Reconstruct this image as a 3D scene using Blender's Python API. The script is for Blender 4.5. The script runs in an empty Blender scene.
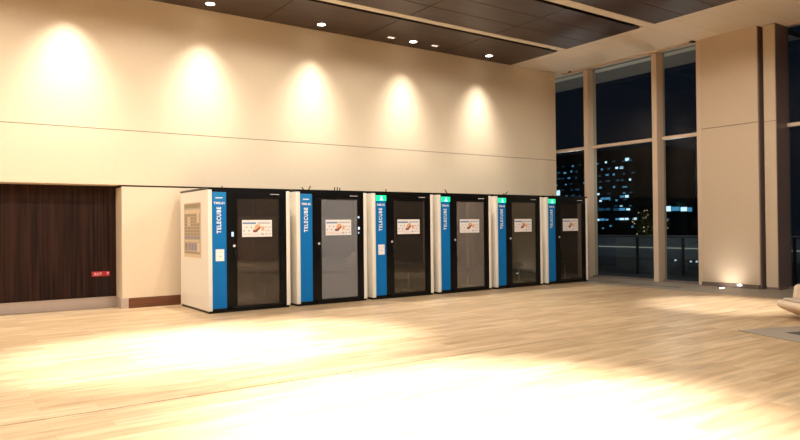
import bpy, bmesh, math, random
from mathutils import Matrix, Vector
random.seed(7)
SC = bpy.context.scene
COL = SC.collection
R = math.radians

# ------------------------------------------------------------------ materials
def nt(name):
    m = bpy.data.materials.new(name); m.use_nodes = True
    n = m.node_tree.nodes; l = m.node_tree.links
    return m, n, l, n['Principled BSDF']

def mat(name, col, rough=.5, metal=0., spec=.5, noise=.0, nscale=20., bump=0., coat=0.):
    m, n, l, p = nt(name)
    p.inputs['Base Color'].default_value = (*col, 1)
    p.inputs['Roughness'].default_value = rough
    p.inputs['Metallic'].default_value = metal
    p.inputs['Specular IOR Level'].default_value = spec
    p.inputs['Coat Weight'].default_value = coat
    if noise or bump:
        tc = n.new('ShaderNodeTexCoord'); nz = n.new('ShaderNodeTexNoise')
        nz.inputs['Scale'].default_value = nscale; nz.inputs['Detail'].default_value = 4
        l.new(tc.outputs['Object'], nz.inputs['Vector'])
        if noise:
            mx = n.new('ShaderNodeMix'); mx.data_type = 'RGBA'
            mx.inputs[6].default_value = (*[c * (1 - noise) for c in col], 1)
            mx.inputs[7].default_value = (*[min(1, c * (1 + noise)) for c in col], 1)
            l.new(nz.outputs['Fac'], mx.inputs[0]); l.new(mx.outputs[2], p.inputs['Base Color'])
        if bump:
            b = n.new('ShaderNodeBump'); b.inputs['Strength'].default_value = bump
            b.inputs['Distance'].default_value = .01
            l.new(nz.outputs['Fac'], b.inputs['Height']); l.new(b.outputs['Normal'], p.inputs['Normal'])
    return m

def emit(name, col, strength):
    m, n, l, p = nt(name)
    p.inputs['Base Color'].default_value = (*[c * .5 for c in col], 1)
    p.inputs['Emission Color'].default_value = (*col, 1)
    p.inputs['Emission Strength'].default_value = strength
    return m

def glass(name, tint, milk, milkcol=(.8, .78, .74), refl=1.0, rough=.02, ior=1.7):
    """clear pane: light passes straight through, the surface reflects by Fresnel; milk = share of white frosting"""
    m, n, l, p = nt(name); n.remove(p)
    out = n['Material Output']
    tr = n.new('ShaderNodeBsdfTransparent'); tr.inputs[0].default_value = (*tint, 1)
    df = n.new('ShaderNodeBsdfDiffuse'); df.inputs[0].default_value = (*milkcol, 1)
    gl = n.new('ShaderNodeBsdfGlossy'); gl.inputs['Roughness'].default_value = rough
    gl.inputs['Color'].default_value = (refl, refl, refl, 1)
    fr = n.new('ShaderNodeFresnel'); fr.inputs['IOR'].default_value = ior
    a = n.new('ShaderNodeMixShader'); b = n.new('ShaderNodeMixShader')
    a.inputs[0].default_value = milk
    l.new(tr.outputs[0], a.inputs[1]); l.new(df.outputs[0], a.inputs[2])
    ge = n.new('ShaderNodeNewGeometry'); sb = n.new('ShaderNodeMath'); sb.operation = 'SUBTRACT'; sb.inputs[0].default_value = 1
    mu = n.new('ShaderNodeMath'); mu.operation = 'MULTIPLY'          # the outer face of the pane reflects, the inner one only transmits
    l.new(ge.outputs['Backfacing'], sb.inputs[1]); l.new(fr.outputs[0], mu.inputs[0]); l.new(sb.outputs[0], mu.inputs[1])
    l.new(mu.outputs[0], b.inputs[0]); l.new(a.outputs[0], b.inputs[1]); l.new(gl.outputs[0], b.inputs[2])
    l.new(b.outputs[0], out.inputs['Surface'])
    return m

def wood_floor():
    m, n, l, p = nt('maple_floor')
    tc = n.new('ShaderNodeTexCoord'); br = n.new('ShaderNodeTexBrick')
    br.offset = .37; br.offset_frequency = 2
    br.inputs['Scale'].default_value = 1
    br.inputs['Brick Width'].default_value = 1.25; br.inputs['Row Height'].default_value = .17
    br.inputs['Mortar Size'].default_value = .0015; br.inputs['Mortar Smooth'].default_value = .3
    br.inputs['Bias'].default_value = .1
    br.inputs['Color1'].default_value = (.64, .465, .28, 1)
    br.inputs['Color2'].default_value = (.49, .33, .18, 1)
    br.inputs['Mortar'].default_value = (.33, .205, .095, 1)
    l.new(tc.outputs['Object'], br.inputs['Vector'])
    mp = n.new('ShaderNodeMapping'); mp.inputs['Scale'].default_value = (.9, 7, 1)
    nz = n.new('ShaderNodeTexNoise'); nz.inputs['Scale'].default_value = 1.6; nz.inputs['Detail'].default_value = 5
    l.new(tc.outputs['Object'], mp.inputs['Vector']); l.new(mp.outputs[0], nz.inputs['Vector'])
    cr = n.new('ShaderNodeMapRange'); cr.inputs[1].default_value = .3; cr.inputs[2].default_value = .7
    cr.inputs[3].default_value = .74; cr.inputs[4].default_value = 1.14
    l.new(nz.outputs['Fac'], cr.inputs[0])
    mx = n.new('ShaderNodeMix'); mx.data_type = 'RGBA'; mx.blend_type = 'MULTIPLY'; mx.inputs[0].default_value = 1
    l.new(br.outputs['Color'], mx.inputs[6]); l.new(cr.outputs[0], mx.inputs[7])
    l.new(mx.outputs[2], p.inputs['Base Color'])
    p.inputs['Roughness'].default_value = .42; p.inputs['Specular IOR Level'].default_value = .35
    return m

def grain(name, c1, c2, scale=(18, 18, .5), rough=.45, spec=.4):
    m, n, l, p = nt(name)
    tc = n.new('ShaderNodeTexCoord'); mp = n.new('ShaderNodeMapping'); mp.inputs['Scale'].default_value = scale
    nz = n.new('ShaderNodeTexNoise'); nz.inputs['Scale'].default_value = 1.5; nz.inputs['Detail'].default_value = 6
    l.new(tc.outputs['Object'], mp.inputs['Vector']); l.new(mp.outputs[0], nz.inputs['Vector'])
    mr = n.new('ShaderNodeMapRange'); mr.inputs[1].default_value = .32; mr.inputs[2].default_value = .68
    mx = n.new('ShaderNodeMix'); mx.data_type = 'RGBA'
    mx.inputs[6].default_value = (*c1, 1); mx.inputs[7].default_value = (*c2, 1)
    l.new(nz.outputs['Fac'], mr.inputs[0]); l.new(mr.outputs[0], mx.inputs[0]); l.new(mx.outputs[2], p.inputs['Base Color'])
    p.inputs['Roughness'].default_value = rough; p.inputs['Specular IOR Level'].default_value = spec
    return m

def tiles(name, col, mortar, w, h, ms=.006, rough=.6, var=.04):
    m, n, l, p = nt(name)
    tc = n.new('ShaderNodeTexCoord'); br = n.new('ShaderNodeTexBrick'); br.offset = 0.5
    br.inputs['Scale'].default_value = 1; br.inputs['Brick Width'].default_value = w; br.inputs['Row Height'].default_value = h
    br.inputs['Mortar Size'].default_value = ms
    br.inputs['Color1'].default_value = (*[c * (1 + var) for c in col], 1)
    br.inputs['Color2'].default_value = (*[c * (1 - var) for c in col], 1)
    br.inputs['Mortar'].default_value = (*mortar, 1)
    l.new(tc.outputs['Object'], br.inputs['Vector']); l.new(br.outputs['Color'], p.inputs['Base Color'])
    p.inputs['Roughness'].default_value = rough
    return m

M = dict(
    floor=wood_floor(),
    subfloor=mat('dark_joint', (.07, .045, .025), .8),
    stone=tiles('grey_stone_floor', (.30, .255, .20), (.2, .17, .13), 1.2, .6, .006, .5, .06),
    wall=mat('beige_wall_cloth', (.76, .63, .46), .8, spec=.2, noise=.05, nscale=30, bump=.04),
    column=mat('beige_column_panel', (.54, .42, .30), .7, spec=.25, noise=.04, nscale=14),
    darkwood=grain('dark_wood_wall', (.011, .005, .0035), (.046, .019, .012), (17, 17, .4), .65, .12),
    brownwood=grain('brown_wood_base', (.10, .032, .012), (.19, .07, .03), (.6, 18, 30)),
    basemetal=mat('pinkish_metal_base', (.52, .42, .36), .42, metal=.25, noise=.04, nscale=6),
    gap=mat('shadow_gap_black', (.035, .018, .011), .9),
    ceil=tiles('cream_ceiling_board', (.84, .75, .64), (.66, .56, .46), 1.33, .76, .006, .75, .03),
    panel=grain('dark_brown_ceiling_panel', (.052, .032, .028), (.084, .053, .046), (.8, 9, 9), .45, .45),
    mull=mat('bronze_beige_mullion', (.60, .46, .34), .5, spec=.4),
    darkmetal=mat('dark_bronze_metal', (.22, .16, .15), .42, metal=.3),
    white=mat('white_booth_panel', (.82, .77, .68), .38),
    black=mat('black_booth_frame', (.003, .0028, .003), .3, spec=.25),
    plinth=mat('black_polished_plinth', (.15, .11, .09), .12, spec=.6),
    blue=mat('blue_booth_panel', (.002, .155, .46), .5, spec=.2),
    bluesign=mat('unlit_blue_sign', (.02, .22, .52), .25),
    letter=mat('white_lettering', (.85, .85, .85), .5),
    card=mat('white_card', (.86, .83, .80), .6),
    ink=mat('grey_print', (.45, .43, .45), .7),
    red=mat('red_plate', (.42, .008, .025), .4),
    pinkletter=mat('pale_red_letters', (.85, .45, .45), .5),
    hatch=grain('dark_wood_hatch', (.014, .008, .007), (.034, .018, .015), (17, 17, .4), .65, .12),
    lining=grain('dark_booth_lining', (.03, .018, .012), (.06, .036, .024), (14, 14, .5), .7),
    greyfelt=mat('grey_felt_board', (.16, .14, .12), .9, noise=.08, nscale=40),
    chrome=mat('chrome', (.85, .84, .82), .3, metal=.35), tiny=emit('bluish_glow', (.55, .75, 1), 1.1),
    canopy=tiles('grey_canopy_board', (.22, .195, .18), (.13, .115, .105), 1.33, .9, .012, .75, .03),
    seam=mat('brown_seam', (.22, .14, .085), .9), seat=mat('black_seat', (.03, .03, .03), .6),
    desk=mat('dark_desk_board', (.09, .06, .04), .5),
    p_bg=mat('poster_paper', (.80, .76, .74), .55), p_blue=mat('poster_blue', (.12, .22, .42), .55),
    p_brown=mat('poster_brown', (.22, .05, .03), .55), p_tan=mat('poster_tan', (.72, .38, .18), .55),
    p_pink=mat('poster_pink', (.74, .55, .53), .55), p_grey=mat('poster_grey', (.40, .42, .48), .55),
    s_bg=mat('sheet_tan', (.46, .37, .26), .5), s_box=mat('sheet_brown', (.30, .23, .15), .5),
    s_pale=mat('sheet_pale', (.66, .52, .36), .5), s_vio=mat('sheet_violet', (.27, .24, .30), .5),
    green=emit('green_lit_sign', (.0, .75, .30), 1.25), greenwhite=emit('sign_white', (.5, 1, .85), 1.6),
    lens=emit('downlight_lens', (1, .93, .82), 9), lens2=emit('downlight_lens_dim', (1, .9, .8), 1.6),
    upl=emit('floor_uplight_lens', (1, .93, .82), 14),
    led=emit('warm_led_strip', (1, .86, .66), .5),
    ring=mat('downlight_ring', (.55, .5, .45), .4),
    winglass=glass('window_glass', (.82, .88, .9), 0, refl=.28, ior=1.5),
    extdark=mat('exterior_dark', (.022, .024, .028), .7), extgrey=mat('exterior_concrete', (.17, .18, .21), .8), post=mat('black_rail_post', (.004, .004, .005), .5),
    tower=mat('tower_facade', (.006, .010, .014), .6),
    w1=emit('lit_window_white', (.62, .86, 1), 1.5), w2=emit('lit_window_cyan', (.10, .42, .72), .75),
    w3=emit('lit_window_dim', (.03, .13, .24), .45),
    leaf=mat('tree_leaves', (.10, .12, .035), .7, noise=.3, nscale=3), bark=mat('tree_bark', (.06, .04, .03), .9),
    fairy=emit('warm_tree_light', (1, .8, .4), .45), spot=emit('white_ground_light', (.9, .95, 1), 1.4),
    leather=mat('cream_upholstery', (.72, .57, .42), .6, noise=.04, nscale=12),
    leather2=mat('grey_cream_cushion', (.50, .40, .31), .7, noise=.05, nscale=30),
    rug=mat('grey_rug_pile', (.32, .26, .20), .95, noise=.12, nscale=60, bump=.3),
    rug2=mat('dark_rug_pile', (.07, .062, .05), .95, noise=.15, nscale=60, bump=.3),
    railglass=glass('rail_glass', (.75, .78, .8), .05, (.3, .32, .34)),
)

# ------------------------------------------------------------------ geometry helpers
class MB:
    """collects shapes into ONE mesh object, several material slots allowed"""
    def __init__(self): self.bm = bmesh.new(); self.mats = []
    def mi(self, m):
        if m not in self.mats: self.mats.append(m)
        return self.mats.index(m)
    def box(self, a, b, m, bevel=0.0, seg=2):
        x0, y0, z0 = a; x1, y1, z1 = b
        bm = bmesh.new()
        v = [bm.verts.new(p) for p in ((x0,y0,z0),(x1,y0,z0),(x1,y1,z0),(x0,y1,z0),(x0,y0,z1),(x1,y0,z1),(x1,y1,z1),(x0,y1,z1))]
        for f in ((3,2,1,0),(4,5,6,7),(0,1,5,4),(1,2,6,5),(2,3,7,6),(3,0,4,7)): bm.faces.new([v[i] for i in f])
        if bevel: bmesh.ops.bevel(bm, geom=bm.edges[:], offset=bevel, segments=seg, profile=.6, affect='EDGES')
        self.merge(bm, m); return self
    def merge(self, bm, m, mtx=None):
        i = self.mi(m)
        for f in bm.faces: f.material_index = i
        if mtx is not None: bm.transform(mtx)
        me = bpy.data.meshes.new('tmp'); bm.to_mesh(me); bm.free()
        self.bm.from_mesh(me); bpy.data.meshes.remove(me); return self
    def cyl(self, p, q, r, m, r2=None, seg=20):
        p, q = Vector(p), Vector(q); d = q - p
        bm = bmesh.new()
        bmesh.ops.create_cone(bm, cap_ends=True, segments=seg, radius1=r, radius2=r if r2 is None else r2, depth=d.length)
        mt = Matrix.Translation((p + q) / 2) @ d.to_track_quat('Z', 'Y').to_matrix().to_4x4()
        return self.merge(bm, m, mt)
    def sphere(self, c, r, m, sub=2, sc=(1, 1, 1), jitter=0):
        bm = bmesh.new(); bmesh.ops.create_icosphere(bm, subdivisions=sub, radius=1)
        for v in bm.verts:
            k = 1 + random.uniform(-jitter, jitter)
            v.co = Vector((v.co.x * r * sc[0] * k, v.co.y * r * sc[1] * k, v.co.z * r * sc[2] * k)) + Vector(c)
        return self.merge(bm, m)
    def prism(self, prof, axis, lo, hi, m, bevel=0, seg=3):
        """profile in the two other axes, extruded along axis from lo to hi"""
        bm = bmesh.new()
        def P(a, b, t): return {'x': (t, a, b), 'y': (a, t, b), 'z': (a, b, t)}[axis]
        A = [bm.verts.new(P(a, b, lo)) for a, b in prof]; B = [bm.verts.new(P(a, b, hi)) for a, b in prof]
        n = len(prof); bm.faces.new(A[::-1]); bm.faces.new(B)
        for i in range(n): bm.faces.new((A[i], A[(i+1) % n], B[(i+1) % n], B[i]))
        bmesh.ops.recalc_face_normals(bm, faces=bm.faces[:])
        if bevel: bmesh.ops.bevel(bm, geom=bm.edges[:], offset=bevel, segments=seg, profile=.5, affect='EDGES')
        return self.merge(bm, m)
    def mesh(self, name):
        me = bpy.data.meshes.new(name); self.bm.to_mesh(me); self.bm.free()
        for m in self.mats: me.materials.append(m)
        return me
    def build(self, name, parent=None, loc=None):
        return link(name, self.mesh(name), parent, loc)

def link(name, me, parent=None, loc=None):
    o = bpy.data.objects.new(name, me); COL.objects.link(o)
    if parent: o.parent = parent
    if loc: o.location = loc
    return o

def box1(name, a, b, m, parent=None, bevel=0): return MB().box(a, b, M[m], bevel).build(name, parent)
def struct(o): o['kind'] = 'structure'; return o
def smooth(o):
    for p in o.data.polygons: p.use_smooth = True
    return o
def tag(o, label, cat, group=None):
    o['label'] = label; o['category'] = cat
    if group: o['group'] = group
    return o
def thing(name, loc, label, cat, group=None, rz=0):
    o = bpy.data.objects.new(name, None); COL.objects.link(o); o.location = loc; o.rotation_euler = (0, 0, rz)
    o.empty_display_size = .1
    return tag(o, label, cat, group)

def text_mesh(name, s, box, m, rot90=False, bold=0.0, y=0.0, depth=.003):
    """lettering in the local XZ plane (facing -Y), fitted into box = (x0, z0, x1, z1)"""
    cu = bpy.data.curves.new(name, 'FONT'); cu.body = s; cu.extrude = .02; cu.offset = bold; cu.resolution_u = 3; cu.space_character = 1.22 if rot90 else 1
    ob = bpy.data.objects.new('tmp_text', cu); COL.objects.link(ob)
    dg = bpy.context.evaluated_depsgraph_get(); dg.update()
    me = bpy.data.meshes.new_from_object(ob.evaluated_get(dg))
    bpy.data.objects.remove(ob); bpy.data.curves.remove(cu)
    me.name = name
    P = [(-v.co.y, v.co.x, v.co.z) if rot90 else (v.co.x, v.co.y, v.co.z) for v in me.vertices]
    xs = [p[0] for p in P]; zs = [p[1] for p in P]
    x0, x1, z0, z1 = min(xs), max(xs), min(zs), max(zs)
    for v, p in zip(me.vertices, P):
        v.co = (box[0] + (p[0]-x0) / (x1-x0) * (box[2]-box[0]), y - depth * (p[2] > 0), box[1] + (p[1]-z0) / (z1-z0) * (box[3]-box[1]))
    me.materials.clear(); me.materials.append(m)
    return me

CEIL = 6.47
YW = 14.45          # face of the upper wall and of the partition
XG = 16.85          # window glass

# ------------------------------------------------------------------ setting
f = MB()
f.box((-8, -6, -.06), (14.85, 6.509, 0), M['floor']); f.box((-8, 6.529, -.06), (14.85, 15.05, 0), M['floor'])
f.box((-8, -6, -.12), (14.85, 15.05, -.012), M['subfloor'])
struct(f.build('floor'))
s = MB()
s.box((14.85, -6, -.12), (17.4, 16.6, 0), M['stone'])
s.box((15.50, 9.75, -.01), (15.56, 14.2, .002), M['gap'])
struct(s.build('floor_stone'))
# upper wall in two courses, shadow gap, partition
struct(box1('wall_back_upper', (-8, YW, 3.68), (16.25, 15.0, CEIL), 'wall'))
struct(box1('wall_back_lower', (-8, YW, 2.545), (16.25, 15.0, 3.667), 'wall'))
struct(box1('trim_1', (-8, YW + .02, 3.66), (16.24, 14.9, 3.69), 'seam'))
struct(box1('trim_2', (3.16, YW + .02, 2.50), (16.24, 14.98, 2.548), 'gap'))
struct(box1('wall_partition', (3.17, YW, 0), (16.25, 15.02, 2.51), 'wall'))
struct(box1('wall_back_recess', (-8, 15.0, 0), (3.17, 15.15, 2.545), 'darkwood'))
struct(box1('wall_back_end', (16.1, 15.0, 0), (16.84, 15.9, CEIL), 'wall'))
struct(box1('baseboard_partition', (3.29, YW - .018, 0), (4.35, YW + .01, .21), 'brownwood'))
bb = MB()
bb.box((-8, 14.965, 0), (3.168, 14.999, .205), M['basemetal']); bb.box((-8, 14.95, .2052), (3.168, 14.999, .222), M['basemetal'])
bb.box((3.145, YW + .01, 0), (3.168, 14.965, .215), M['basemetal']); bb.box((3.145, YW - .02, 0), (3.285, YW - .001, .215), M['basemetal'])
struct(bb.build('baseboard_recess'))
# rest of the lobby shell
struct(box1('wall_left', (-8.2, -6, 0), (-8, 15.15, CEIL), 'wall'))
struct(box1('wall_front', (-8.2, -6.2, 0), (17.4, -6, CEIL), 'darkwood'))
# ceiling: cream border and slot strips, dark boards, black gaps
c = MB()
c.box((14.28, -6.2, CEIL), (17.4, 16.6, CEIL + .1), M['ceil'])
for y0, y1 in ((12.27, 12.50), (9.54, 9.84), (6.81, 7.12), (4.08, 4.4), (1.35, 1.67), (-1.38, -1.06), (-4.1, -3.8)):
    c.box((-8.2, y0, CEIL - .025), (14.28, y1 - .03, CEIL - .005), M['ceil'], .01, 2)
c.box((-8.2, -6.2, CEIL + .16), (14.30, 15.1, CEIL + .26), M['gap'])
struct(c.build('ceiling'))
pn = MB()
bands = [(12.63, 14.445, (12.63, 14.445)), (9.97, 12.27, (9.97, 10.73, 11.50, 12.27))]
for k in range(5):
    y1 = 9.54 - 2.73 * k; bands.append((y1 - 2.29, y1, (y1 - 2.29, y1 - 1.53, y1 - .765, y1)))
xj = [14.28 - 2.67 * k for k in range(9)]
for a, b, ys in bands:
    for j in range(len(ys) - 1):
        for k in range(8):
            pn.box((xj[k+1] + .012, ys[j] + (.01 if j else 0), CEIL - .01), (xj[k] - (.012 if k else 0), ys[j+1] - (.01 if j < len(ys) - 2 else 0), CEIL + .002), M['panel'])
struct(pn.build('ceiling_panels'))

# windows: glass, transom, mullions, head and sill
def window(n, y0, y1, xg, parts=True):
    g = struct(box1('window_%d' % n, (xg, y0, .05), (xg + .02, y1, CEIL), 'winglass'))
    struct(box1('transom', (xg - .07, y0, 3.985), (xg + .06, y1, 4.07), 'mull', g))
    struct(box1('sill', (xg - .10, y0, 0), (xg + .12, y1, .05), 'darkmetal', g))
    struct(box1('head_rail', (xg - .0, y0, 6.42), (xg + .02, y1, 6.44), 'darkmetal', g))
window(1, 13.55, 15.0, XG); window(2, 11.16, 13.46, XG); window(3, 9.86, 11.03, XG); window(4, -6, 7.9, 17.3)
for i, (y0, y1) in enumerate(((13.46, 13.62), (11.07, 11.225), (9.75, 9.885))):
    struct(box1('trim_%d' % (3 + i), (16.6, y0, 0), (17.0, y1, CEIL), 'mull', None, .006))
hb = MB(); hb.box((16.50, 9.95, CEIL - .05), (16.58, 14.4, CEIL), M['mull'])
struct(hb.build('trim_6'))
struct(box1('trim_7', (17.0, -6, CEIL - .05), (17.08, 7.75, CEIL), 'mull'))
for i, y in enumerate((9.93, 14.05)):
    struct(MB().box((16.46, y - .05, CEIL - .035), (16.6, y + .05, CEIL), M['gap']).build('trim_%d' % (8 + i)))
for i, y in enumerate((5.2, 2.4, -.4, -3.2)):
    struct(box1('trim_%d' % (10 + i), (17.05, y, 0), (17.45, y + .16, CEIL), 'mull'))

# column: two courses of beige cladding, dark return, glossy plinth; narrow pier beside it
cm = MB()
cm.box((16.55, 8.26, .10), (17.2, 9.74, 4.095), M['column'], .004); cm.box((16.55, 8.26, 4.11), (17.2, 9.74, CEIL), M['column'], .004)
cm.box((16.57, 8.24, .0), (17.22, 9.73, CEIL - .01), M['darkmetal'])
col = struct(cm.build('column'))
struct(box1('trim_14', (16.50, 8.26, 0), (16.56, 9.74, .10), 'plinth'))
pm = MB()
pm.box((16.68, 7.9, .06), (17.35, 8.175, 4.095), M['column']); pm.box((16.68, 7.9, 4.11), (17.35, 8.175, CEIL - .02), M['column'])
pm.box((16.70, 7.89, 0), (17.36, 8.17, CEIL), M['darkmetal'])
struct(pm.build('column_pier'))

# ------------------------------------------------------------------ downlights
def downlight(x, y, label, dim=False, square=False):
    t = thing('downlight', (x, y, CEIL - .01), label, 'ceiling light', 'downlights over the beige wall')
    if square:
        MB().box((-.11, -.075, -.014), (.11, .075, .0), M['ring'], .004).build('trim_ring', t)
        for sx in (-.05, .05):
            MB().cyl((sx, 0, -.018), (sx, 0, -.012), .04, M['lens2' if dim else 'lens'], seg=20).build('lens', t)
    else:
        MB().cyl((0, 0, -.012), (0, 0, .0), .108, M['ring'], seg=28).build('trim_ring', t)
        MB().cyl((0, 0, -.016), (0, 0, -.011), .092, M['lens'], seg=28).build('lens', t)
washers = [(4.88, 'round lit ceiling downlight farthest left along the beige wall, above the first phone booth'),
           (7.57, 'round lit ceiling downlight second from the left, alone between panel joints'),
           (10.28, 'bright round downlight, middle one of the close row of three'),
           (12.95, 'round lit downlight farthest right, nearest the windows')]
for x, lab in washers: downlight(x, 13.95, lab)
downlight(9.58, 13.95, 'dim twin-lamp ceiling downlight, left one of the close row of three', True, True)
downlight(10.99, 13.95, 'dim twin-lamp ceiling downlight, right one of the close row of three', True, True)

def spot(name, loc, target, power, size, blend, color=(1, .77, .50), rad=.06):
    l = bpy.data.lights.new(name, 'SPOT'); l.energy = power; l.color = color
    l.spot_size = R(size); l.spot_blend = blend; l.shadow_soft_size = rad
    o = bpy.data.objects.new(name, l); COL.objects.link(o); o.location = loc
    o.rotation_euler = (Vector(target) - Vector(loc)).to_track_quat('-Z', 'Y').to_euler(); return o
for x in (-3.2, -.5, 2.19, 4.88, 7.57, 10.28, 12.95):
    spot('wall_wash_lamp', (x, 13.95, CEIL - .04), (x - .12, 13.20, 0), 560, 88, 1.0, (1, .93, .84))
    spot('wall_wash_lamp', (x, 13.95, CEIL - .04), (x - .12, 13.55, 0), 500, 64, 1.0, (1, .93, .84))
# lamps for the floor pools, then unseen lamps added as fill
pools_and_fill = [(2.6, 9.0, 4400, 44), (4.3, 9.1, 4400, 44), (12.95, 7.15, 2600, 34),
         (3.75, 4.25, 8600, 52), (1.4, 6.6, 1300, 95), (8.9, 9.4, 700, 60), (-3, 4.3, 1100, 60), (-3.5, 9.4, 700, 56), (10, -2, 2500, 60), (3, -2, 2500, 60)]  # all but the first here are unseen lamps added as fill
for x, y, p, sz in pools_and_fill: spot('pool_and_fill_lamp', (x, y, CEIL - .05), (x, y, 0), p, sz, .8, (1, .96, .92), .05)
for x in (-4.5, .2, 5.2, 10.2):
    for y in (8.9, 4.24, -1.2): spot('wide_fill_lamp', (x, y, CEIL - .06), (x, y, 0), 380 if x > 9 else 380 if x < 0 else 470, 174, .15, (1, .93, .83), .06)  # wide spots without fixtures, added to lift the general light

# ------------------------------------------------------------------ phone booths
W_, D_, H_ = 1.713, 1.72, 2.42
def booth(i, label, glass_mat, lit, card, film, rods):
    t = thing('phone_booth', (4.283 + 1.864 * i, 12.47, 0), label, 'phone booth', 'row of phone booths along the beige wall')
    MB().box((.02, .02, 0), (W_ - .02, D_, .05), M['black']).build('base', t)
    lp = MB().box((0, 0, .045), (.083, D_, 2.378), M['white'], .012, 3).build('side_panel', t)
    MB().box((W_ - .083, 0, .045), (W_, D_, 2.378), M['white'], .012, 3).build('side_panel', t)
    MB().box((.0, .012, 2.378), (W_, D_, H_), M['black'], .006).build('roof', t)
    MB().box((.083, D_ - .08, .05), (W_ - .083, D_ - .005, 2.378), M['lining']).build('rear_panel', t)
    ln = MB()
    ln.box((.083, .1, .05), (.11, D_ - .08, 2.37), M['lining']); ln.box((W_ - .11, .1, .05), (W_ - .083, D_ - .08, 2.37), M['lining'])
    ln.box((.11, .1, .05), (W_ - .11, D_ - .08, .07), M['lining']); ln.box((.11, .1, 2.34), (W_ - .11, D_ - .08, 2.375), M['lining'])
    ln.build('lining', t)
    MB().box((.11, D_ - .105, .75), (W_ - .11, D_ - .08, 1.85), M['greyfelt']).build('sound_board', t)['label'] = 'grey felt board'
    MB().box((.11, D_ - .62, .70), (W_ - .11, D_ - .08, .735), M['desk'], .004).build('desk_board', t)
    # blue front panel with sign, lettering, card
    bp = MB().box((.083, .008, .084), (.367, .06, 2.335), M['blue'], .004).build('front_panel', t)
    if lit:
        sg = MB().box((.098, -.004, 2.212), (.372, .02, 2.333), M['green'], .004).build('lit_sign', bp); sg['label'] = 'green lit sign with white figure'
        ic = MB(); ic.cyl((.241, -.008, 2.297), (.241, -.003, 2.297), .022, M['greenwhite'], seg=16)
        ic.prism([(.196, 2.222), (.286, 2.222), (.272, 2.256), (.255, 2.27), (.227, 2.27), (.21, 2.256)], 'y', -.008, -.003, M['greenwhite'])
        ic.build('sign_icon', bp)
    else:
        MB().box((.105, .002, 2.17), (.345, .02, 2.325), M['bluesign'], .004).build('unlit_sign', bp)
        MB().box((.15, -.001, 2.212), (.29, .003, 2.228), M['letter']).build('white_bar', bp)
    link('lettering', text_mesh('lettering', 'TELECUBE', (.172, 1.535, .262, 2.045), M['letter'], True, .03, .0085), bp)
    link('number_lettering', text_mesh('number_lettering', 'TMB-%02d' % (i + 1), (.115, 2.095, .33, 2.145), M['letter'], False, .02, .0085), bp)
    if card:
        k = MB().box((.148, -.004, 1.0), (.315, .009, 1.228), M['card'], .003)
        k.box((.215, -.0055, 1.085), (.262, -.0035, 1.10), M['ink']); k.box((.165, -.005, 1.165), (.298, -.0035, 1.17), M['p_pink'])
        k.build('notice_card', bp)
    # black door surround
    fr = MB()
    fr.box((.367, .004, .05), (.50, .07, 2.378), M['black'], .004); fr.box((1.535, .004, .05), (1.63, .07, 2.378), M['black'], .004)
    fr.box((.083, .006, 2.336), (1.63, .07, 2.378), M['black'], .003); fr.box((.50, .004, 2.245), (1.535, .07, 2.34), M['black'], .003)
    fr.box((.083, .004, .05), (1.63, .07, .082), M['black'], .003)
    fr.build('door_frame', t)
    bm_ = MB()
    for q in range(6): bm_.box((1.285 + q * .033, .0015, 2.299), (1.285 + q * .033 + .026, .0045, 2.312), M['letter'])
    bm_.build('brand_mark', t)
    # the door
    d = MB()
    d.box((.502, .010, .085), (.585, .05, 2.243), M['black'], .004); d.box((1.475, .010, .085), (1.533, .05, 2.243), M['black'], .004)
    d.box((.585, .010, .085), (1.475, .05, .108), M['black'], .003); d.box((.585, .010, 2.222), (1.475, .05, 2.243), M['black'], .003)
    dr = d.build('door', t)
    MB().box((.58, .024, .10), (1.48, .034, 2.23), M[glass_mat]).build('glass_pane', dr)
    if film:
        MB().box((.59, .0355, .112), (1.47, .0375, 1.855), M[film]).build('privacy_film', dr)['label'] = 'grey frosted film on the lower glass'
    h = MB(); h.cyl((.530, -.035, .935), (.530, -.035, 1.225), .011, M['black']); 
    for zz in (.96, 1.20): h.cyl((.530, -.035, zz), (.530, .015, zz), .008, M['black'])
    smooth(h.build('door_handle', dr))
    MB().cyl((.515, -.012, 1.287), (.515, .012, 1.287), .026, M['chrome'], .020).build('lock', dr)['label'] = 'small chrome lock above the handle'
    po = MB()
    x0, x1, z0, z1 = .69, 1.32, 1.455, 1.79
    def pr(a, b, c_, e, m, dy=.0012): po.box((x0 + a * (x1 - x0), .0205 - dy, z0 + b * (z1 - z0)), (x0 + c_ * (x1 - x0), .0215, z0 + e * (z1 - z0)), M[m])
    po.box((x0, .0205, z0), (x1, .0235, z1), M['p_bg'])
    pr(.02, .76, .46, .86, 'p_blue'); pr(.50, .78, .95, .86, 'p_grey')
    po.prism([(x0 + .36 * .63, z0 + .09), (x0 + .48 * .63, z0 + .09), (x0 + .62 * .63, z0 + .18), (x0 + .60 * .63, z0 + .21), (x0 + .45 * .63, z0 + .14), (x0 + .36 * .63, z0 + .14)], 'y', .0188, .0215, M['p_brown'])
    po.prism([(x0 + .40 * .63, z0 + .15), (x0 + .46 * .63, z0 + .145), (x0 + .60 * .63, z0 + .215), (x0 + .58 * .63, z0 + .25), (x0 + .47 * .63, z0 + .245), (x0 + .42 * .63, z0 + .20)], 'y', .0190, .0215, M['p_tan'])
    pr(.64, .36, .74, .62, 'p_tan', .002)
    for r_ in range(3):
        for q in range(4): pr(.04 + q * .078, .12 + r_ * .2, .04 + q * .078 + .05, .12 + r_ * .2 + .1, 'p_pink' if r_ == 0 else 'p_grey' if (q + r_) % 2 else 'p_bg')
    for r_ in range(3):
        for q in range(3): pr(.77 + q * .07, .12 + r_ * .2, .77 + q * .07 + .045, .12 + r_ * .2 + .09, 'p_pink' if (q + r_) % 2 else 'p_grey')
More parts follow.
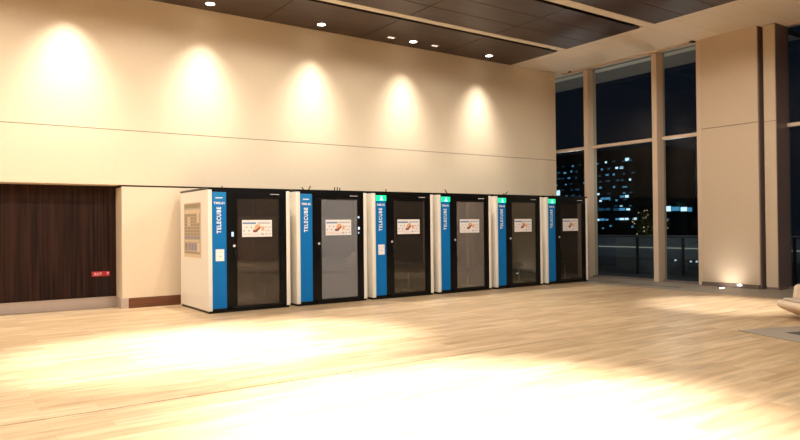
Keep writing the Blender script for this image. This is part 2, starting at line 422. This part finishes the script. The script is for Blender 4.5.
    pr(.63, .1, .72, .22, 'ink'); pr(.36, .1, .58, .15, 'p_pink')
    po.build('poster', dr)
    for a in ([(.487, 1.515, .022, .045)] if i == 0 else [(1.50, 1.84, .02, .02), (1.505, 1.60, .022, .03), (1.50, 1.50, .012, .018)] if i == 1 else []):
        MB().box((a[0] - a[2], .0005, a[1] - a[3]), (a[0] + a[2], .006, a[1] + a[3]), M['tiny'], .004).build('glow_spot', t)['label'] = 'small bluish glowing spot'  # small emissive bluish rectangles on the door surround
    for a in rods:
        rd = MB(); rd.cyl((a[0], .05, H_ - .01), (a[0] + a[1], .05, H_ + a[2]), .011, M['black'], seg=10)
        rd.build('roof_hook', t)
    return t, lp

dark = dict(tint=(.62, .58, .52))
M['g1'] = glass('booth_glass_smoky', (.66, .60, .54), .04, (.6, .5, .44)); M['g2'] = glass('booth_glass_grey', (.6, .6, .6), .22, (.62, .62, .65))
M['g3'] = glass('booth_glass_dark', (.5, .46, .42), .04, (.6, .5, .4)); M['g4'] = glass('booth_glass_frosted', (.6, .56, .5), .21, (.62, .54, .48))
M['g5'] = glass('booth_glass_olive', (.6, .58, .48), .04, (.55, .52, .40)); M['g6'] = glass('booth_glass_brown', (.6, .52, .45), .03, (.6, .5, .4))
M['f1'] = glass('frosted_film_brown', (.7, .65, .6), .09, (.62, .55, .48), .0, .5); M['f2'] = glass('frosted_film_grey', (.7, .7, .7), .34, (.66, .68, .72), .0, .5)

booths = [
    ('blue and white phone booth with a printed sheet on its white side, nearest dark wood', 'g1', False, True, 'f1', ((.30, 0, .03),)),
    ('phone booth with the palest grey frosted door, an unlit blue sign and no white card', 'g2', False, False, 'f2', ((.20, -.05, .05), (.30, .05, .08), (.93, 0, .07), (1.0, 0, .07), (1.06, 0, .06))),
    ('phone booth with both a green lit sign and a white card on its blue panel', 'g3', True, True, None, ((.40, 0, .06),)),
    ('phone booth with green lit sign and frosted grey door, no card on its blue panel', 'g4', True, False, None, ((.33, -.08, .09),)),
    ('phone booth with green lit sign and dark olive door, second from the windows', 'g5', True, False, None, ((.36, .12, .08), (.30, .05, .03))),
    ('phone booth at the window end of the row, green lit sign and brown door', 'g6', True, False, None, ((.30, .05, .03),)),
]
first_side = None
for i, b in enumerate(booths):
    t, lp = booth(i, *b)
    if i == 0: first_side = lp
    bx = 4.283 + 1.864 * i
    st = thing('stool', (bx + 1.40, 13.06, .07), ['chrome legged stool inside the booth ' + w for w in
        ('with the printed sheet on its side', 'with the palest grey door', 'with green sign and white card', 'with green sign and frosted grey door', 'second from the windows', 'nearest the windows')][i], 'stool', 'stools inside the phone booths')
    smooth(MB().cyl((0, 0, .43), (0, 0, .50), .17, M['seat'], .16, 28).build('seat', st))
    smooth(MB().cyl((0, 0, .02), (0, 0, .43), .025, M['chrome'], seg=16).build('leg', st))
    MB().cyl((0, 0, 0), (0, 0, .02), .17, M['chrome'], .15, 28).build('base', st)
# guide sheet on the first booth's side
g = MB(); Y0, Z0, YL, ZL = .40, 1.05, 1.06, 1.105    # local y from front, z
def sh(a, b, c_, e, m, d=.004):    # a..c_ along the sheet from its back (left in the picture) end, b..e upward
    g.box((-d, Y0 + (1 - c_) * YL, Z0 + b * ZL), (.0, Y0 + (1 - a) * YL, Z0 + e * ZL), M[m])
sh(0, 0, 1, 1, 's_pale', .003); sh(.01, .06, .97, .985, 's_bg', .0036)
sh(.03, .90, .95, .975, 's_box'); sh(.03, .80, .95, .87, 's_pale')
for q in range(5):
    for r_ in range(7):
        z = .40 + r_ * .058
        if q == 1 and r_ in (3, 4, 5) or q == 4 and r_ in (4, 5, 6): sh(.05 + q * .18, z, .05 + q * .18 + .12, z + .05, 's_pale')
        else: sh(.05 + q * .18, z, .05 + q * .18 + .15, z + .044, 's_box')
sh(.03, .34, .95, .385, 's_vio'); sh(.06, .29, .92, .315, 's_pale')
for q in range(3): sh(.28 + q * .17, .13, .28 + q * .17 + .14, .26, 's_vio')
sh(.05, .13, .22, .26, 's_box'); sh(.78, .10, .93, .27, 's_pale'); sh(.05, .075, .95, .10, 's_box')
g.build('guide_sheet', first_side)['label'] = 'tan printed floor guide sheet on the white side'

# ------------------------------------------------------------------ red extinguisher plate and hatch on the dark wood wall
pl = MB().box((2.69, 14.985, .652), (3.04, 15.0, .756), M['red'], .004).build('sign_plate')
tag(pl, 'small red sign plate with pale lettering on the dark wood wall', 'sign')
link('lettering', text_mesh('lettering', '消火器', (2.725, .672, 2.885, .736), M['pinkletter'], False, .03, 14.985), pl)
a = MB(); a.prism([(2.975, .735), (3.025, .735), (3.00, .67)], 'y', 14.982, 14.986, M['pinkletter']); a.build('arrow', pl)
struct(box1('door_1', (2.77, 14.99, .232), (3.13, 15.001, .615), 'hatch'))

# ------------------------------------------------------------------ floor uplight
u = thing('floor_uplight', (16.07, 8.96, .0), 'small round lit uplight in the grey stone before the column', 'floor light')
smooth(MB().cyl((0, 0, 0), (0, 0, .012), .075, M['ring'], .068, 28).build('trim_ring', u))
MB().cyl((0, 0, .010), (0, 0, .016), .055, M['upl'], seg=24).build('lens', u)
spot('uplight_lamp', (16.09, 8.96, .03), (16.60, 8.98, .45), 26, 120, 1.0, (1, .94, .86), .04)

# ------------------------------------------------------------------ lounge chair and rug
ch = thing('lounge_chair', (12.07, 5.15, 0), 'cream upholstered low lounge chair cut off by the right edge, beside the grey rug', 'chair', None, math.atan2(.57, -.82))
sm = MB(); sm.prism([(.42, .21), (.425, .26), (.39, .30), (.05, .29), (-.36, .29), (-.40, .08), (-.36, .02), (.02, .02), (.20, .09), (.36, .16)], 'y', -.36, .36, M['leather'], .02, 3)
smooth(sm.build('seat_shell', ch))
smooth(MB().box((-.30, -.27, .288), (.36, .27, .345), M['leather2'], .025, 3).build('seat_cushion', ch))
for sgn in (-1, 1):
    am = MB(); am.prism([(.16, .20), (.11, .53), (.06, .565), (-.38, .60), (-.41, .30), (-.36, .12)], 'y', sgn * .29, sgn * .37, M['leather'], .02, 3)
    smooth(am.build('arm', ch))
bk = MB(); bk.prism([(-.27, .26), (-.33, .66), (-.37, .72), (-.44, .70), (-.45, .60), (-.40, .20)], 'y', -.36, .36, M['leather'], .025, 3)
smooth(bk.build('backrest', ch))
rg = thing('rug', (9.97, 5.32, 0), 'grey rug with a darker middle, only its pointed corner in view', 'rug', None, R(-18.5))
MB().box((0, -3.2, 0), (2.6, 0, .014), M['rug'], .004).build('border', rg)
MB().box((.46, -2.75, .012), (2.2, -.43, .018), M['rug2'], .002).build('middle', rg)['label'] = 'dark middle field'

# ------------------------------------------------------------------ outside: terrace, balustrade, parapet, tree, towers
struct(box1('canopy', (17.4, 8.2, 6.47), (18.75, 40, 6.62), 'canopy'))
l = bpy.data.lights.new('canopy_fill_lamp', 'POINT'); l.energy = 70; l.color = (1, .92, .82); l.shadow_soft_size = .1  # lamp without a fixture, added to brighten the canopy underside
for y in (11.5, 15.5):
    lo = bpy.data.objects.new('canopy_fill_lamp', l); COL.objects.link(lo); lo.location = (18.3, y, 3.2)
struct(box1('terrace', (17.4, -8, -.12), (29, 40, -.02), 'extdark'))
struct(box1('ground', (29, -100, -9.2), (420, 420, -9), 'extdark'))
pw = box1('parapet_wall', (28, -8, -.02), (28.4, 40, 1.0), 'extgrey')
tag(pw, 'low grey parapet wall across the dark terrace, with a light strip along it', 'wall')
box1('coping', (27.95, -8, 1.0), (28.45, 40, 1.06), 'extgrey', pw)
box1('light_strip', (27.93, -8, .46), (28.0, 40, .50), 'led', pw)
br = thing('glass_balustrade', (19.0, 0, -.02), 'dark-posted glass balustrade outside the windows', 'railing')
MB().box((-.01, -4, .08), (.01, 20, 1.2), M['railglass']).build('glass_panel', br)
MB().box((-.03, -4, 1.2), (.03, 20, 1.25), M['extdark']).build('top_rail', br)
for k in range(14):
    y = 13.45 - 1.63 * k + 3.26
    MB().box((-.03, y - .035, 0), (.03, y + .035, 1.2), M['post']).build('post', br)
for k, (x, y) in enumerate(((25.8, 16.4), (25.3, 15.4), (25.4, 15.2))):
    gl_ = thing('ground_light', (x, y, -.02), ['small white ground light on the terrace, left one behind the third window pane', 'small white ground light on the terrace, left of the close pair', 'small white ground light on the terrace, rightmost of the close pair'][k], 'ground light', 'ground lights on the terrace')
    MB().cyl((0, 0, 0), (0, 0, .05), .06, M['extdark'], seg=14).build('housing', gl_)
    smooth(MB().sphere((0, 0, .07), .05, M['spot'], 2).build('lamp', gl_))
tr = thing('tree', (40, 27.3, -9), 'leafy tree beyond the terrace hung with tiny warm lights', 'tree')
MB().cyl((0, 0, 0), (0, 0, 9.5), .16, M['bark'], .08, 12).build('trunk', tr)
cr = MB()
for k in range(420):
    a_, b_, r_ = random.uniform(0, 6.283), math.acos(random.uniform(-1, 1)), random.uniform(.2, 1) ** .5
    p = Vector((math.cos(a_) * math.sin(b_) * 1.1, math.sin(a_) * math.sin(b_) * 1.15, math.cos(b_) * 1.0)) * r_ + Vector((0, 0, 10.6))
    bm = bmesh.new(); v = [bm.verts.new(q) for q in ((-.09, 0, 0), (0, -.05, .02), (.10, 0, 0), (0, .05, .02))]; bm.faces.new(v)
    cr.merge(bm, M['leaf'], Matrix.Translation(p) @ Matrix.Rotation(random.uniform(0, 6.28), 4, 'Z') @ Matrix.Rotation(random.uniform(-1, 1), 4, 'X'))
cr.build('crown', tr)
fl = MB()
for k in range(36):
    a_, b_ = random.uniform(0, 6.283), math.acos(random.uniform(-1, 1))
    fl.sphere(Vector((math.cos(a_) * math.sin(b_) * 1.1, math.sin(a_) * math.sin(b_) * 1.2, math.cos(b_) * 1.0 + 10.6)), .05, M['fairy'], 1)
fl.build('light_string', tr)
l = bpy.data.lights.new('tree_fill_lamp', 'POINT'); l.energy = 60; l.color = (1, .85, .5)  # added point lamp beside the crown, brightens the leaves
for y in (13.5, 17.5, 21.5):
    q = bpy.data.lights.new('parapet_fill_lamp', 'POINT'); q.energy = 16; q.color = (.85, .93, 1)  # added lamps without fixtures, they brighten the parapet face
    lo = bpy.data.objects.new('parapet_fill_lamp', q); COL.objects.link(lo); lo.location = (26.2, y, .9)
lo = bpy.data.objects.new('tree_fill_lamp', l); COL.objects.link(lo); lo.location = (38.2, 26.0, 1.4)

def tower(name, x, y0, y1, z1, label, wins):
    t = thing(name, (x, (y0 + y1) / 2, -9), label, 'building')
    h = (y1 - y0) / 2
    MB().box((0, -h, 0), (6 if name == 'low_building' else 30, h, z1 + 9), M['tower']).build('facade', t)
    for (wy, wz, ww, wh, m) in wins:
        MB().box((-.3, wy - (y0 + y1) / 2 - ww / 2, wz + 9 - wh / 2), (.05, wy - (y0 + y1) / 2 + ww / 2, wz + 9 + wh / 2), M[m]).build('lit_window', t)
X_ = 240
def win_at(px_y, px_z): return px_y, px_z
wins = []
for fl_ in range(9):                           # scattered office floors
    z = 6.2 + 2.75 * fl_
    for k in range(11):
        y = 172.5 + 4.0 * k + random.uniform(-1.3, 1.3)
        if random.random() < .86:
            wins.append((y, z + random.uniform(-.2, .2), random.choice((.8, 1.0, 1.3, 2.0)), random.choice((.45, .6, .75)), random.choices(('w1', 'w2', 'w3'), (.07, .33, .6))[0]))
wins = wins[:90]
wins += [(174.2, 28.6, 1.7, 1.2, 'w1'), (177.0, 25.4, 1.5, .9, 'w1'), (179.5, 25.4, 1.2, .8, 'w1'), (187, 12.5, 1.8, .9, 'w2'), (184.4, 12.5, 2.4, .9, 'w2'), (177.0, 13, 1.8, .8, 'w2'), (174.6, 13, 1.6, 1.0, 'w1'),
         (212.5, 16.2, 2.4, 2.4, 'w1'), (213.0, 12.4, 2.0, 2.0, 'w1'), (208, 13.5, 1.4, 1.2, 'w1')]
tower('office_tower', X_, 162, 216, 33.5, 'dark office block with scattered bluish lit windows behind the second pane', wins)
low = [(190, 3.2, 2.0, .8, 'w1'), (187.4, 3.3, 2.2, .9, 'w2'), (184.9, 3.2, 1.2, .7, 'w2'), (179.5, 3.4, 1.6, .7, 'w2'), (177.2, 3.4, 2.0, .8, 'w1'), (174.8, 3.4, 1.6, .8, 'w1'), (170.6, 3.4, 1.2, .9, 'w1'),
       (188, 7.6, 3, 1.0, 'w3'), (184.4, 7.6, 2.2, 1.0, 'w3'), (180, 7.4, 2.4, 1.1, 'w3'), (177, 7.4, 2.6, 1.0, 'w2'), (174, 7.3, 1.6, .8, 'w1'), (183, .6, .8, .6, 'w2'), (172, .2, .8, .6, 'w2'), (191, .8, .9, .6, 'w3'), (187, -.4, .8, .5, 'w2')]
tower('low_building', 232, 150, 206, 8.6, 'low dark building with bright bluish window rows just above the parapet', [(y * 232 / 240, z, w, h, m) for y, z, w, h, m in low])
tower('low_building', 225, 128, 149.0, 11, 'low dark building seen through the third pane, with one bright blue window strip',
      [(146.2, 6.9, 3.2, 1.9, 'w1'), (142.6, 6.8, 3.0, 1.5, 'w2'), (139.3, 6.6, 2.4, 1.5, 'w1'), (136.9, 6.4, 1.4, 1.5, 'w2'), (146, 3.0, 1.2, .8, 'w3')])

# ------------------------------------------------------------------ night sky
w = bpy.data.worlds.new('night'); SC.world = w; w.use_nodes = True
w.node_tree.nodes['Background'].inputs[0].default_value = (.004, .006, .010, 1)
w.node_tree.nodes['Background'].inputs[1].default_value = 1

# ------------------------------------------------------------------ camera
cd = bpy.data.cameras.new('camera'); cam = bpy.data.objects.new('camera', cd); COL.objects.link(cam)
cd.sensor_width = 36; cd.lens = 664.53 / 800 * 36; cd.clip_end = 1500
fw = Vector((.57469266, .81832676, .00834613)); rt = Vector((.81836139, -.57461229, -.01026413)); up = rt.cross(fw)
m3 = Matrix((rt, up, -fw)).transposed()
cam.matrix_world = Matrix.Translation((0, 0, 1.65)) @ m3.to_4x4()
SC.camera = cam

vs = SC.view_settings
vs.view_transform = 'Standard'; vs.look = 'None'; vs.gamma = 1; vs.use_curve_mapping = False; vs.exposure = 0
SC.cycles.max_bounces = 10; SC.cycles.diffuse_bounces = 6; SC.cycles.transparent_max_bounces = 16
SC.cycles.sample_clamp_indirect = 8
